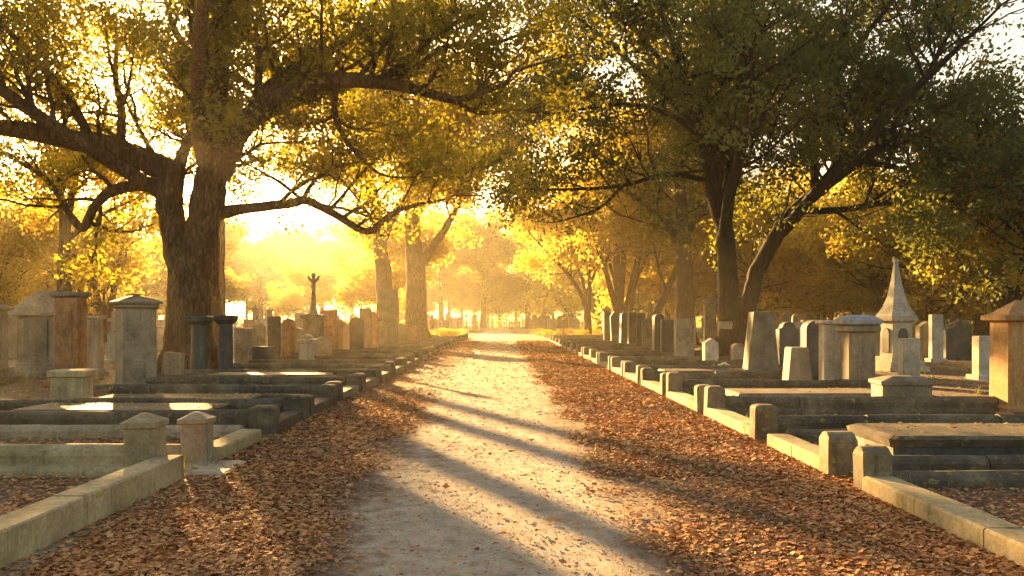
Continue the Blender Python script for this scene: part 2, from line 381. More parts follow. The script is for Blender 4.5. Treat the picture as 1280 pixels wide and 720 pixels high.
while y < 70:
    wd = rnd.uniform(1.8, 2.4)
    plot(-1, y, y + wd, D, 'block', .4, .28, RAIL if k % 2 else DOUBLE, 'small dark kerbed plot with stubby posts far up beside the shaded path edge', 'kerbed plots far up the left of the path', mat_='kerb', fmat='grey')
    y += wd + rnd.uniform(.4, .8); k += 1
# ledger slab
t = thing('ledger_slab', 'long flat granite ledger slab lying inside a right-hand plot, rough grey top', 'ledger slab', (5.9, 9.35, .07))
MB().stack([(0, 2.0, .56), (.16, 2.0, .56)], ch=.03).build('plinth', 'dark', t)
MB().stack([(.163, 2.03, .58), (.24, 2.05, .60), (.27, 1.98, .54)], ch=.05).build('slab', 'kerb', t)
# footing strip and threshold on the left
t = tag(MB().box(-3.02, -2.76, 3.0, 8.35, .0, .05).build('footing_strip', 'grey'), 'low grey footing strip along the foot of the pale kerb wall', 'footing strip')
t = tag(MB().stack([(0, .42, .42), (.05, .42, .42), (.06, .4, .4)], ch=.02).build('threshold_slab', 'white', None, loc=(-3.05, 8.63, 0)), 'pale square threshold slab between the two pyramid-capped posts', 'slab')

# ------------------------------------------------------------------ monuments
def base_steps(t, w_, d_, steps, m, h=.12):
    z = 0
    mb = MB()
    for k in range(steps):
        g = (steps - k) * .09; mb.stack([(z, w_ / 2 + g, d_ / 2 + g), (z + h - .015, w_ / 2 + g, d_ / 2 + g), (z + h, w_ / 2 + g - .015, d_ / 2 + g - .015)], ch=.015); z += h + .0005
    mb.build('base', m, t); return z
def tablet(label, loc, w_, h, d_=.16, top='flat', m='grey', taper=1.0, group=None, rz=0, cat='headstone', steps=1, name='headstone', tilt=None):
    t = thing(name, label, cat, loc, rz, group)
    if tilt: t.rotation_euler = (tilt[0], tilt[1], rz)
    z = base_steps(t, w_, d_ + .06, steps, m)
    hw, ht = w_ / 2, w_ / 2 * taper
    if top == 'round':
        out = [(-hw, z), (hw, z)] + [(ht * math.cos(a), h - ht * .75 + ht * .75 * math.sin(a)) for a in np.linspace(0, math.pi, 11)]
    elif top == 'gable': out = [(-hw, z), (hw, z), (ht, h * .86), (0, h), (-ht, h * .86)]
    elif top == 'shoulder': out = [(-hw, z), (hw, z), (ht, h * .84), (ht * .8, h * .86)] + [(ht * .7 * math.cos(a), h * .86 + h * .14 * math.sin(a)) for a in np.linspace(.15, math.pi - .15, 7)] + [(-ht * .8, h * .86), (-ht, h * .84)]
    else: out = [(-hw, z), (hw, z), (ht, h - .02), (ht - .02, h), (-ht + .02, h), (-ht, h - .02)]
    b = .012; mid = [(x * (1 - b / hw), zz if zz <= z + .001 else zz - b) for x, zz in out]
    mb = MB(); V = [(x, -d_ / 2, zz) for x, zz in mid] + [(x, -d_ / 2 + b, zz) for x, zz in out] + [(x, d_ / 2 - b, zz) for x, zz in out] + [(x, d_ / 2, zz) for x, zz in mid]
    n = len(out); Fc = [tuple(range(n)), tuple(range(4 * n - 1, 3 * n - 1, -1))]
    for L in range(3):
        for j in range(n): Fc.append((L * n + j, (L + 1) * n + j, (L + 1) * n + (j + 1) % n, L * n + (j + 1) % n))
    mb.add(V, Fc); mb.build('slab', m, t)
    return reg(t)
def pillar(label, loc, w_, h, m='grey', cap='dome', group=None, rz=0, capm=None, cat='monument', name='pillar_monument', steps=2):
    t = thing(name, label, cat, loc, rz, group); z = base_steps(t, w_, w_, steps, m, .14); hw = w_ / 2
    ch = {'dome': .30, 'pyramid': .42, 'flat': .16, 'hip': .5}[cap] * w_ / .8
    MB().stack([(z, hw + .03, hw + .03), (z + .06, hw + .03, hw + .03), (z + .1, hw, hw), (h - ch - .03, hw * .97, hw * .97)], ch=.04).build('shaft', m, t)
    c = h - ch - .028; q = .11 * w_ / .8
    if cap == 'dome': L = [(c, hw, hw), (c + .04, hw + q * .5, hw + q * .5), (c + .08, hw + q * .3, hw + q * .3), (c + .11, hw + q, hw + q), (c + .15, hw + q * 1.1, hw + q * 1.1), (c + .22, hw * .85, hw * .85), (c + .3, hw * .5, hw * .5), (h, hw * .12, hw * .12)]
    elif cap == 'pyramid': L = [(c, hw, hw), (c + .03, hw + q, hw + q), (c + .1, hw + q, hw + q), (c + .13, hw * .95, hw * .95), (c + .22, hw * .6, hw * .6), (h, .02, .02)]
    elif cap == 'hip': L = [(c, hw, hw), (c + .03, hw + q, hw + q), (c + .1, hw + q, hw + q), (h - .02, hw * .45, hw * .25), (h, hw * .4, hw * .2)]
    else: L = [(c, hw, hw), (c + .04, hw + q, hw + q), (h - .02, hw + q, hw + q), (h, hw + q - .02, hw + q - .02)]
    L = sorted(L, key=lambda a: a[0]); MB().stack(L, ch=.03).build('cap', capm or m, t)
    return reg(t)
def column(label, loc, r, h, m='green', group=None, rz=0, square=True):
    t = thing('column_monument', label, 'monument', loc, rz, group)
    MB().stack([(0, r * 1.6, r * 1.6), (.1, r * 1.6, r * 1.6), (.101, r * 1.35, r * 1.35), (.2, r * 1.35, r * 1.35), (.23, r * 1.1, r * 1.1)], ch=.02).build('base', m, t)
    MB().lathe([(r, .22), (r * .95, .3), (r * .9, h * .5), (r * .82, h - .22)], 20).build('shaft', m, t, smooth=False)
    MB().stack([(h - .219, r * .85, r * .85), (h - .16, r * 1.05, r * 1.05), (h - .12, r * 1.25, r * 1.25), (h - .02, r * 1.3, r * 1.3), (h, r * 1.15, r * 1.15)], ch=.02).build('capital', m, t)
    return reg(t)
def cross(label, loc, h, m='grey', rz=0, ped=1.1, group=None):
    t = thing('cross_monument', label, 'monument', loc, rz, group)
    MB().stack([(0, .6, .45), (.25, .6, .45), (.26, .5, .38), (.5, .48, .36)], ch=.02).build('base', m, t)
    MB().stack([(.501, .36, .3), (ped + .45, .33, .27), (ped + .47, .42, .34), (ped + .58, .42, .34), (ped + .62, .2, .2)], ch=.02).build('pedestal', m, t)
    z = ped + .6
    MB().stack([(z, .16, .14), (z + .3, .09, .09), (h - .62, .055, .055), (h - .6, .06, .06), (h, .07, .05)], ch=.02).build('shaft', m, t)
    # upturned arms
    MB().prism([(-.045, h - .36), (.045, h - .36), (.17, h - .24), (.23, h - .08), (.18, h - .10), (.045, h - .25), (-.045, h - .25), (-.18, h - .10), (-.23, h - .08), (-.17, h - .24)], -.058, .058).build('arms', m, t)
    return reg(t)
def latin(label, loc, h, m='white', group=None, rz=0):
    t = thing('stone_cross', label, 'cross', loc, rz, group); z = base_steps(t, .5, .35, 2, m)
    a, b = .08, .3
    MB().prism([(-a * 1.2, z), (a * 1.2, z), (a, h - .5), (b, h - .5), (b, h - .34), (a, h - .34), (a, h), (-a, h), (-a, h - .34), (-b, h - .34), (-b, h - .5), (-a, h - .5)], -.07, .07).build('cross', m, t)
    return reg(t)
def spire(label, loc, h, m='white'):
    t = thing('spire_monument', label, 'monument', loc, R(12)); z = base_steps(t, .76, .76, 3, m, .14)
    MB().stack([(z, .33, .33), (1.42, .31, .31)], ch=.03).build('body', m, t)
    for k in range(4):
        a = k * math.pi / 2; cx, cy = .47 * math.cos(a), .47 * math.sin(a)
        out = [(-.15, z + .12), (.15, z + .12)] + [(.15 * math.cos(q), 1.1 + .17 * math.sin(q)) for q in np.linspace(0, math.pi, 7)]
        o = MB().prism(out, -.035, .035).build('niche_panel', 'dark', t); o.location = (.315 * math.cos(a), .315 * math.sin(a), 0); o.rotation_euler = (0, 0, a + math.pi / 2)
    MB().stack([(1.421, .32, .32), (1.48, .42, .42), (1.56, .44, .44), (1.6, .40, .40)], ch=.03).build('cornice', m, t)
    MB().stack([(1.601, .43, .43), (1.7, .37, .37), (1.88, .28, .28), (2.15, .2, .2), (2.6, .125, .125), (h - .15, .06, .06), (h - .12, .08, .08), (h - .05, .07, .07), (h, .02, .02)], ch=.03).build('spire', 'white', t)
    return reg(t)

# --- left side
pillar('dark pointed pillar cut by the left edge of the picture', P(-14, 478, 21), .62, 2.05, 'tan', 'pyramid')
pillar('hip-roofed stone tomb with framed panels, partly behind the rusty pillar', P(58, 470, 23.5), 1.05, 2.28, 'tan', 'hip', rz=0, steps=2)
pillar('rust-stained marble pillar with a flat slab cap, before the small tree', P(88, 482, 20), .54, 2.13, 'rust', 'flat', capm='grey')
pillar('slim pale pillar with moulded cap just right of the rusty pillar', P(116, 478, 23), .42, 1.75, 'tan', 'flat')
_hip = [o for o in bpy.data.objects if o.get('label', '').startswith('hip-roofed')][0]; _rus = [o for o in bpy.data.objects if o.get('label', '').startswith('rust-stained')][0]
for (t_, w_, z0_, z1_, yy, m_) in [(_hip, .62, .55, 1.5, -.56, 'grey'), (_rus, .34, .6, 1.7, -.30, 'rust')]:
    MB().prism([(-w_ / 2, z0_), (w_ / 2, z0_), (w_ / 2, z1_), (-w_ / 2, z1_)], yy, yy + .1).build('panel', m_, t_)
t = thing('stone_block', 'squat square concrete block beside the curved white kerb', 'block', P(90, 516, 14.2) * [1, 1, 0], R(8))
MB().stack([(0, .3, .3), (.08, .3, .3), (.09, .26, .26), (.58, .25, .25), (.6, .29, .29), (.68, .29, .29), (.7, .26, .26)], ch=.025).build('block', 'concrete', t)
pillar('tall grey pillar with a moulded domed cap, one corner turned to the path', P(170, 492, 18) * [1, 1, 0], .66, 2.0, 'grey', 'dome', rz=R(38), steps=1)
tablet('small leaning pale-topped stone right of the domed pillar', P(214, 487, 19) * [1, 1, 0], .42, .8, .3, 'flat', 'tan', .85, tilt=(0, R(5)))
column('dark green square-capped column against the big oak trunk', P(249, 478, 21) * [1, 1, 0], .21, 1.6, 'green')
column('almost black column with flared capital, just right of the big oak', P(282, 472, 22.5) * [1, 1, 0], .2, 1.62, 'dark')
tablet('broad tan stone standing behind the black column', P(306, 460, 27.5) * [1, 1, 0], .55, 1.25, .4, 'flat', 'tan')
tablet('tall thin slate-coloured slab left of the cross monument', P(343, 457, 29) * [1, 1, 0], .38, 1.62, .25, 'flat', 'dark')
tablet('orange-brown slab next to the slate-coloured slab', P(361, 453, 31) * [1, 1, 0], .45, 1.55, .25, 'round', 'rust')
cross('dark slender cross with upturned arms on a tall square pedestal', P(392, 452, 32) * [1, 1, 0], 3.2, 'grey')
pillar('short white-topped stone below the cross monument', P(384, 458, 28.5) * [1, 1, 0], .45, .92, 'white', 'dome', steps=1)
tops = ['round', 'flat', 'shoulder', 'gable']; mats = ['tan', 'rust', 'grey', 'tan', 'dark']
for i, (px, yb, ht) in enumerate([(372, 448, 1.2), (411, 448, 1.9), (424, 446, 1.55), (437, 446, 1.4), (446, 446, 1.6), (457, 444, 2.0), (466, 442, 1.9), (478, 438, 1.5), (404, 455, .95), (330, 462, .7), (500, 434, 1.3), (517, 432, 1.2)]):
    lab = ['low round brown stone left of the cross pedestal', 'tall thin post-like stone right of the cross monument', 'shouldered headstone among the crowded left row', 'gabled tan headstone among the crowded left row',
           'dark slab with a round top in the crowded left row', 'flat-topped tall tan stone near the second trunk', 'rusty slim stone hard by the vine-covered trunk', 'dark pointed stone at the foot of the vine-covered trunk',
           'stubby tan stone right below the cross monument', 'stubby brown stone left of the slate-coloured slab', 'round tan stone between the two far trunks', 'rusty flat stone right of the two far trunks'][i]
    pp = P(px, yb, F * EYE / (yb - HY)); tablet(lab, (pp[0], pp[1], 0), rnd.uniform(.45, .7), ht, .25, tops[i % 4] if i != 5 else 'flat', mats[i % 5], rz=R(rnd.uniform(-6, 6)))
tablet('heavy dark upright slab covering the foot of the vine-covered trunk', (P(485, 432, 46)[0], 46, 0), 1.0, 3.1, .35, 'flat', 'dark', .9)
for (x, y, hx, hy, h, m_, lab) in [(5.2, 15.2, 1.3, .55, .12, 'grey', 'thin grey ledger inside the fourth right-hand plot'), (-5.2, 12.05, 1.3, .5, .16, 'dark', 'dark ledger inside the heavy-blocked left plot'),
                              (-5.3, 14.3, 1.25, .5,   .1, 'kerb', 'brown ledger sunk in leaves left of the slim rail'), (5.0, 21.3, 1.2, .5, .14, 'dark', 'dark ledger just beyond the tall tapering tablet plot'), (-5.2, 19.6, 1.3, .5, .15, 'grey', 'grey ledger below the almost black column')]:
    t = thing('ledger_slab', lab, 'ledger slab', (x, y, .07), R(rnd.uniform(-2, 2)))
    MB().stack([(0, hx - .06, hy - .05), (h, hx - .06, hy - .05)], ch=.03).build('plinth', m_, t)
    MB().stack([(h + .002, hx, hy), (h + .07, hx, hy), (h + .09, hx - .03, hy - .03)], ch=.04).build('slab', m_, t)
LX = []; LY = []; LZ = []
for (x, y, hx, hy, z) in [(5.2, 15.2, 1.3, .55, .285), (-5.2, 12.05, 1.3, .5, .325), (-5.3, 14.3, 1.25, .5, .265), (5.0, 21.3, 1.2, .5, .305), (5.9, 9.35, 1.95, .5, .345)]:
    for _ in range(int(70 * hx)):
        LX.append(x + rnd.uniform(-hx, hx)); LY.append(y + hy * (1 - 2 * rnd.random() ** 1.4) * .95); LZ.append(z)
leaves_flat('leaf_litter', np.array(LX), np.array(LY), np.array(LZ), np.full(len(LX), .045))
# grass tufts
C = []
for _ in range(1500):
    sx = rnd.choice((-1, 1)); q = rnd.random()
    if q < .35: x = sx * rnd.choice([3.2, 3.22, 7.55, 7.6]) + rnd.gauss(0, .05); y = rnd.uniform(3.5, 60)
    else: x = sx * rnd.uniform(7.5, 26); y = rnd.uniform(8, 70)
    C.append((x, y))
C = np.array(C); nb = 26; c = np.repeat(C, nb, 0) + nr.normal(0, .07, (len(C) * nb, 2)); n = len(c); a = nr.uniform(0, 6.28, n); h = nr.uniform(.06, .26, n); ln = nr.uniform(.02, .14, n)
b0 = np.stack([c[:, 0], c[:, 1], np.zeros(n)], 1); sd = np.stack([-np.sin(a), np.cos(a), np.zeros(n)], 1) * .006; tip = b0 + np.stack([np.cos(a) * ln, np.sin(a) * ln, h], 1)
tag(fast_mesh('grass_tufts', np.stack([b0 - sd, b0 + sd, tip], 1).reshape(-1, 3), np.arange(n * 3).reshape(n, 3), 'grass'), kind='stuff')
# --- right side
tablet('tall tapering pale tablet with one sunlit edge, midway up the right plots', (P(951, 478, 21.5)[0], 21.5, 0), .8, 1.7, .5, 'flat', 'grey', .6)
tablet('low slanted pale stone right of the tall tapering tablet', P(996, 492, 17.9) * [1, 1, 0], .5, .95, .42, 'flat', 'grey', .72)
pillar('sunlit narrow square pillar standing left of the blue-capped pillar', P(1038, 492, 17.9) * [1, 1, 0], .38, 1.5, 'white', 'flat', steps=1)
t = pillar('wide dark-faced pillar under a rounded blue-grey capstone', P(1072, 497, 17.2) * [1, 1, 0], .52, 1.38, 'grey', 'flat', steps=1)
MB().stack([(1.381, .26, .26), (1.43, .37, .35), (1.5, .38, .36), (1.57, .28, .26), (1.6, .1, .1)], ch=.08).build('capstone', 'blue', t)
tablet('dark round-arched headstone just left of the narrow sunlit pillar', P(1019, 474, 22.5) * [1, 1, 0], .6, 1.5, .45, 'round', 'dark')
spire('pale monument with niches and a tall concave needle spire', P(1120, 464, 26) * [1, 1, 0], 3.32)
t = thing('pedestal', 'low wide pedestal block with a shallow pitched top, sunlit on one face', 'pedestal', (P(1126, 522, 13.6)[0], 13.6, 0), R(-6))
MB().stack([(0, .42, .36), (.06, .42, .36), (.07, .36, .3), (.5, .36, .3)], ch=.02).build('block', 'grey', t)
MB().stack([(.501, .37, .31), (.52, .39, .33), (.57, .39, .33), (.63, .2, .17), (.64, .15, .12)], ch=.02).build('cap', 'grey', t)
pillar('big orange sandstone pillar with pyramid cap at the right edge', (P(1272, 530, 13.2)[0], 13.2, 0), .58, 1.8, 'orange', 'pyramid', steps=1)
for i, (px, yb, w_, ht, tp, m_, lab) in enumerate([
    (1136, 476, .42, 1.05, 'flat', 'white', 'sunlit pale stub stone at the foot of the spire monument'),
    (1170, 452, .4, 1.7, 'flat', 'white', 'slim white slab right of the spire monument'),
    (1229, 474, .42, 1.1, 'flat', 'white', 'short white slab left of the orange pillar'),
    (1194, 450, .9, 1.3, 'gable', 'dark', 'wide dark stone behind the slim white slab'),
    (984, 462, .6, 1.45, 'shoulder', 'dark', 'dark shouldered headstone behind the low slanted stone'),
    (888, 462, .42, .95, 'gable', 'white', 'small white-edged stone between the last dark slab and big trunk'),
    (922, 462, .35, .8, 'round', 'tan', 'small round tan stone at the foot of the big right trunk'),
    (1204, 440, .45, 1.5, 'round', 'tan', 'tan round stone far behind the short white slab'),
    (1094, 450, .5, 1.6, 'flat', 'tan', 'sunlit tan slab just left of the spire monument'),
    (1148, 444, .5, 1.5, 'gable', 'grey', 'grey gabled stone behind the slim white slab'),
    (1008, 446, .4, 1.5, 'flat', 'white', 'slim pale slab behind the dark round-arched headstone'),
    (997, 440, .5, 1.8, 'round', 'tan', 'tall tan round stone seen between dark headstones'),
    (1060, 440, .6, 1.7, 'gable', 'dark', 'dark gabled stone behind the blue-capped pillar')]):
    pp = P(px, yb, F * EYE / (yb - HY)); tablet(lab, (pp[0], pp[1], 0), w_, ht, .3, tp, m_, rz=R(rnd.uniform(-8, 8)))
row = [(855, 30, 1.62, .85), (834, 33, 1.6, .6), (822, 35.5, 1.7, .5), (811, 38, 1.75, .6), (800, 41, 1.8, .5), (790, 44, 1.85, .55), (779, 47, 1.9, .5), (769, 50.5, 1.95, .5), (759, 54, 2.0, .5)]
names = ['first', 'second', 'third', 'fourth', 'fifth', 'sixth', 'seventh', 'eighth', 'last']
for (px, Yd, ht, w_), nm in zip(row, names):
    tablet(rz=R(rnd.uniform(-7, 7)), tilt=(R(rnd.uniform(-2, 2)), R(rnd.uniform(-2.5, 2.5))), label=f'dark upright slab, {nm} from the near end of the row of nine', loc=(P(px, 400, Yd)[0], Yd, 0), w_=w_ * rnd.uniform(.65, .9), h=ht * rnd.uniform(.9, 1.05), d_=rnd.uniform(.3, .5), top=rnd.choice(['flat', 'flat', 'gable', 'round']) if nm != 'first' else 'flat', m='grey' if nm in ('first', 'fourth') else 'dark', taper=1.0, group='dark slabs in a row up the right side', steps=1)
# second row of stones further right/left, and the far field
protos = [tablet('pale round-topped headstone in the far field', (-40, -30, 0), .7, 1.3, .2, 'round', 'white'), tablet('pale flat headstone in the far field', (-42, -30, 0), .6, 1.5, .22, 'flat', 'tan'),
          tablet('grey gabled headstone in the far field', (-44, -30, 0), .7, 1.6, .25, 'gable', 'grey'), latin('pale stone cross in the far field', (-46, -30, 0), 1.8, 'white'),
          pillar('square pillar monument in the far field', (-48, -30, 0), .55, 2.1, 'grey', 'pyramid')]
gl = ['round-topped headstones in the far field', 'flat headstones in the far field', 'gabled headstones in the far field', 'stone crosses in the far field', 'pillar monuments in the far field']
far = []
def clear(x, y):
    return all((x - a) ** 2 + (y - b) ** 2 > 1.2 for a, b in far)
for (x0, x1, y0, y1, n) in [(9, 40, 28, 60, 60), (4, 50, 62, 125, 60), (-34, -9.5, 30, 60, 36), (-45, -5, 62, 125, 50), (-9, 9, 108, 128, 22)]:
    for _ in range(n):
        for _t in range(20):
            x, y = rnd.uniform(x0, x1), rnd.uniform(y0, y1)
            if clear(x, y) and not (abs(x) < 8 and y < 106) and abs(x) > 3.8 and abs(x / y * F + CX - 1120) > 22 and not (x / y < -.14 and x / y > -.34 and y < 45): break
        else: continue
        far.append((x, y)); k = rnd.choice([0, 0, 1, 1, 2, 2, 3, 4])
        r = dup(protos[k], (x, y, 0), R(rnd.uniform(-12, 12)), (rnd.uniform(.8, 1.25), rnd.uniform(.9, 1.2), rnd.uniform(.75, 1.3) * (1.25 if y > 80 else 1)), None, gl[k])
for p_ in protos:
    for c in list(kids(p_)): bpy.data.objects.remove(c)
    bpy.data.objects.remove(p_)

# flowers on graves
def flowers(label, loc, m, n=26, s=.28):
    t = thing('flower_bunch', label, 'flowers', loc)
    mb = MB()
    for _ in range(n):
        a = rnd.uniform(0, 6.28); q = s * math.sqrt(rnd.random()); z = .16 + .14 * (1 - q / s) + rnd.uniform(-.03, .03); r_ = .035
        mb.lathe([(.004, z - .03), (r_, z), (r_ * .8, z + .02), (.006, z + .01)], 6, q * math.cos(a), q * math.sin(a))
    mb.build('petals', m, t)
    V = []; Q = []
    for i in range(70):
        a = rnd.uniform(0, 6.28); q = s * rnd.random(); h = rnd.uniform(.1, .26); c = np.array((q * math.cos(a), q * math.sin(a), 0)); e = c * 1.3 + [0, 0, h]; sd = np.array((-math.sin(a), math.cos(a), 0)) * .02
        V += [c - sd * .4, (c + e) / 2 - sd, e, (c + e) / 2 + sd]; Q.append([i * 4 + j for j in range(4)])
    fast_mesh('leaves', V, Q, 'leaf_dark', t)
flowers('pink flowers on the ground near the vine-covered trunk', (P(485, 425, 52)[0], 50, 0), 'pink', 40, .6)
flowers('white flowers on the ground beside the small white-edged stone', (P(903, 470, 25)[0], 25, 0), 'whitep')
flowers('red flowers before the big right trunk', (P(914, 462, 27)[0], 27.5, 0), 'red')
flowers('white bunch of flowers near the first far plots left of the path', (P(545, 425, 60)[0], 58, 0), 'whitep', 40, .5)

# ------------------------------------------------------------------ trees
def smooth_path(pts, rad, per=4, jit=0.0):
    pts = np.asarray(pts, float); rad = np.asarray(rad, float); n = len(pts)
    E = np.vstack([2 * pts[0] - pts[1], pts, 2 * pts[-1] - pts[-2]]); out = []; ro = []
    for i in range(n - 1):
        for t in np.arange(per) / per:
            p0, p1, p2, p3 = E[i:i + 4]
            out.append(.5 * (2 * p1 + (p2 - p0) * t + (2 * p0 - 5 * p1 + 4 * p2 - p3) * t * t + (3 * p1 - p0 - 3 * p2 + p3) * t ** 3)); ro.append(rad[i] * (1 - t) + rad[i + 1] * t)
    out.append(pts[-1]); ro.append(rad[-1]); out = np.array(out); ro = np.array(ro)
    if jit: out[1:] += nr.normal(0, 1, out[1:].shape) * (ro[1:, None] * jit)
    return out, ro
class Tubes:
    def __init__(s): s.V = []; s.Q = []; s.n = 0
    def add(s, P_, r, seg, bumpy=.0):
        n = len(P_); T = np.gradient(P_, axis=0); T /= np.linalg.norm(T, axis=1)[:, None] + 1e-9
        a = np.array((0.3, 1.0, .2)); u = a - T[0] * a.dot(T[0]); u /= np.linalg.norm(u); ang = np.arange(seg) * 2 * math.pi / seg; V = np.empty((n, seg, 3))
        for i in range(n):
            u = u - T[i] * u.dot(T[i]); u /= np.linalg.norm(u); v = np.cross(T[i], u)
            rr = r[i] * (1 + bumpy * (np.sin(ang * 3 + i * .35) * .6 + np.sin(ang * 5 - i * .5) * .4 + nr.normal(0, .35, seg)))
            V[i] = P_[i] + (np.cos(ang) * rr)[:, None] * u + (np.sin(ang) * rr)[:, None] * v
        V = V.reshape(-1, 3); i = np.arange(n - 1)[:, None] * seg; k = np.arange(seg)[None]; k2 = (k + 1) % seg
        Q = np.stack([(i + k), (i + k2), (i + k2 + seg), (i + k + seg)], -1).reshape(-1, 4)
        s.V.append(V); s.Q.append(Q + s.n); s.n += len(V)
    def build(s, name, m, parent): 
        return fast_mesh(name, np.vstack(s.V), np.vstack(s.Q), m, parent, True)
def leaf_cloud(name, C, rad, per, size, m, parent, flatz=.6, up=.5):
    C = np.asarray(C, float); N = len(C) * per; c = np.repeat(C, per, 0); r = np.repeat(np.asarray(rad), per) if np.ndim(rad) else rad
    d = nr.normal(0, 1, (N, 3)); d /= np.linalg.norm(d, axis=1)[:, None]; q = nr.random(N) ** .55
    p = c + d * (q * r)[:, None] * [1, 1, flatz] if np.ndim(r) else c + d * (q * r)[:, None] * [1, 1, flatz]
    nrm = nr.normal(0, 1, (N, 3)); nrm[:, 2] += up; nrm /= np.linalg.norm(nrm, axis=1)[:, None]
    u = np.cross(nrm, nr.normal(0, 1, (N, 3))); u /= np.linalg.norm(u, axis=1)[:, None]; v = np.cross(nrm, u)
    s = (size * nr.uniform(.6, 1.3, N))[:, None]; u *= s * .5; v *= s * .27
    V = np.stack([p - u, p - v - u * .1 + nrm * s * .05, p + u, p + v - u * .1 + nrm * s * .05], 1).reshape(-1, 3)
    return fast_mesh(name, V, np.arange(N * 4).reshape(N, 4), m, parent)
def grow(tb, cl, p, d, L, r, level, bias, seg=6):
    n = 5 if level else 4; pts = [p]; d = d / np.linalg.norm(d)
    for i in range(n):
        d = d + nr.normal(0, .22, 3) + np.array((0, 0, bias * .12)); d /= np.linalg.norm(d); pts.append(pts[-1] + d * L / n)
    pts = np.array(pts); rr = np.linspace(r, r * .3, n + 1); tb.add(pts, rr, seg if level > 1 else 4)
    if level == 0:
        cl += [pts[-1], pts[-2] * .5 + pts[-3] * .5]; return
    for k in range({3: 6, 2: 5, 1: 4}[level]):
        i = rnd.randint(1, n); t = nr.normal(0, 1, 3); t[2] = abs(t[2]) * .5 * np.sign(bias + .3); t -= d * t.dot(d); t /= np.linalg.norm(t)
        nd = (pts[i] - pts[i - 1]); nd /= np.linalg.norm(nd); nd = nd * .7 + t * .8
        grow(tb, cl, pts[i], nd, L * rnd.uniform(.45, .7), rr[i] * .6, level - 1, bias, seg)
    cl.append(pts[-1])
def hero(label, Yd, trunk, limbs, barkm, leafm, leaf_n, leaf_s, clr=.7, tw=(2.6, 2), dens=1.0, twig_from=.25, name='oak_tree', extra=(), bias=.6, spread=1.0, group=None, up_=.2, back=.35, holes=-1.1, cut=None):
    """trunk and limbs: lists of (px, py, radius, depth offset)"""
    base = np.array((P(trunk[0][0], 400, Yd)[0], Yd, 0)); t = thing(name, label, 'tree', base, 0, group)
    def pth(L):
        pts = [P(a[0], a[1], Yd) + np.array((0, (a[3] if len(a) > 3 else 0), 0)) - base for a in L]
        return pts, [a[2] for a in L]
    pts, rad = pth(trunk); pts[0][2] = -.15
    P_, r_ = smooth_path(pts, rad, 5); tb = Tubes(); tb.add(P_, r_, 18, .07); 
    # root flare
    for k in range(6):
        a = k * 1.05 + .3; q = rad[0]; tb.add(np.array([[math.cos(a) * q * .55, math.sin(a) * q * .55, .55 * q + .2], [math.cos(a) * q * 1.05, math.sin(a) * q * 1.05, .12], [math.cos(a) * q * 1.7, math.sin(a) * q * 1.7, -.1]]), np.array([q * .45, q * .32, q * .12]), 7, .05)
    tb.build('trunk', barkm, t)
    cl = []; tb2 = Tubes()
    LL = [smooth_path(*pth(L), 5, .05) for L in limbs] + [smooth_path(np.array(a) , b, 5, .05) for a, b in extra]
    for P_, r_ in LL:
        tb = Tubes(); tb.add(P_, r_, 12 if r_[0] > .15 else 8, .06); tb.build('limb', barkm, t)
        Ln = np.linalg.norm(np.diff(P_, axis=0), axis=1); tot = Ln.sum(); nb_ = max(3, int(tot * 1.15 * dens)); cum = np.concatenate([[0], np.cumsum(Ln)])
        for k in range(nb_):
            f = rnd.uniform(twig_from, 1.0) * tot; i = min(len(P_) - 2, int(np.searchsorted(cum, f)) - 1); i = max(i, 1)
            if r_[i] > .42: continue
            tan = P_[i + 1] - P_[i]; tan /= np.linalg.norm(tan); q = nr.normal(0, 1, 3) * [spread, 1, .7]; q[2] = abs(q[2]) * .9 + up_; q[1] += back; q -= tan * q.dot(tan); q /= np.linalg.norm(q)
            grow(tb2, cl, P_[i], tan * .5 + q, tw[0] * rnd.uniform(.6, 1.25), min(.07, r_[i] * .55), tw[1], bias)
        grow(tb2, cl, P_[-1], P_[-1] - P_[-2], tw[0] * .8, r_[-1] * .9, tw[1], bias)
    if tb2.V: tb2.build('twigs', barkm, t)
    cl = np.array(cl); cl = cl[cl[:, 2] > 2.0]; fq = 2.4 / clr / 2.2
    hole = np.sin(cl[:, 0] * fq + 1.7 * np.sin(cl[:, 2] * fq * 1.2 + Yd)) + np.sin(cl[:, 2] * fq * 1.4 + 1.3 * np.sin(cl[:, 1] * fq)) + .8 * np.sin(cl[:, 1] * fq * 1.5 + cl[:, 0] * fq * .6)
    cl = cl[hole > holes]
    if cut: cl = cl[~((cl[:, 0] > cut[0]) & (cl[:, 2] > cut[1]))]
    leaf_cloud('crown', cl, nr.uniform(.6, 1.25, len(cl)) * clr, max(4, int(leaf_n / len(cl))), leaf_s, leafm, t)
    print(label[:30], len(cl), 'clusters')
    return t

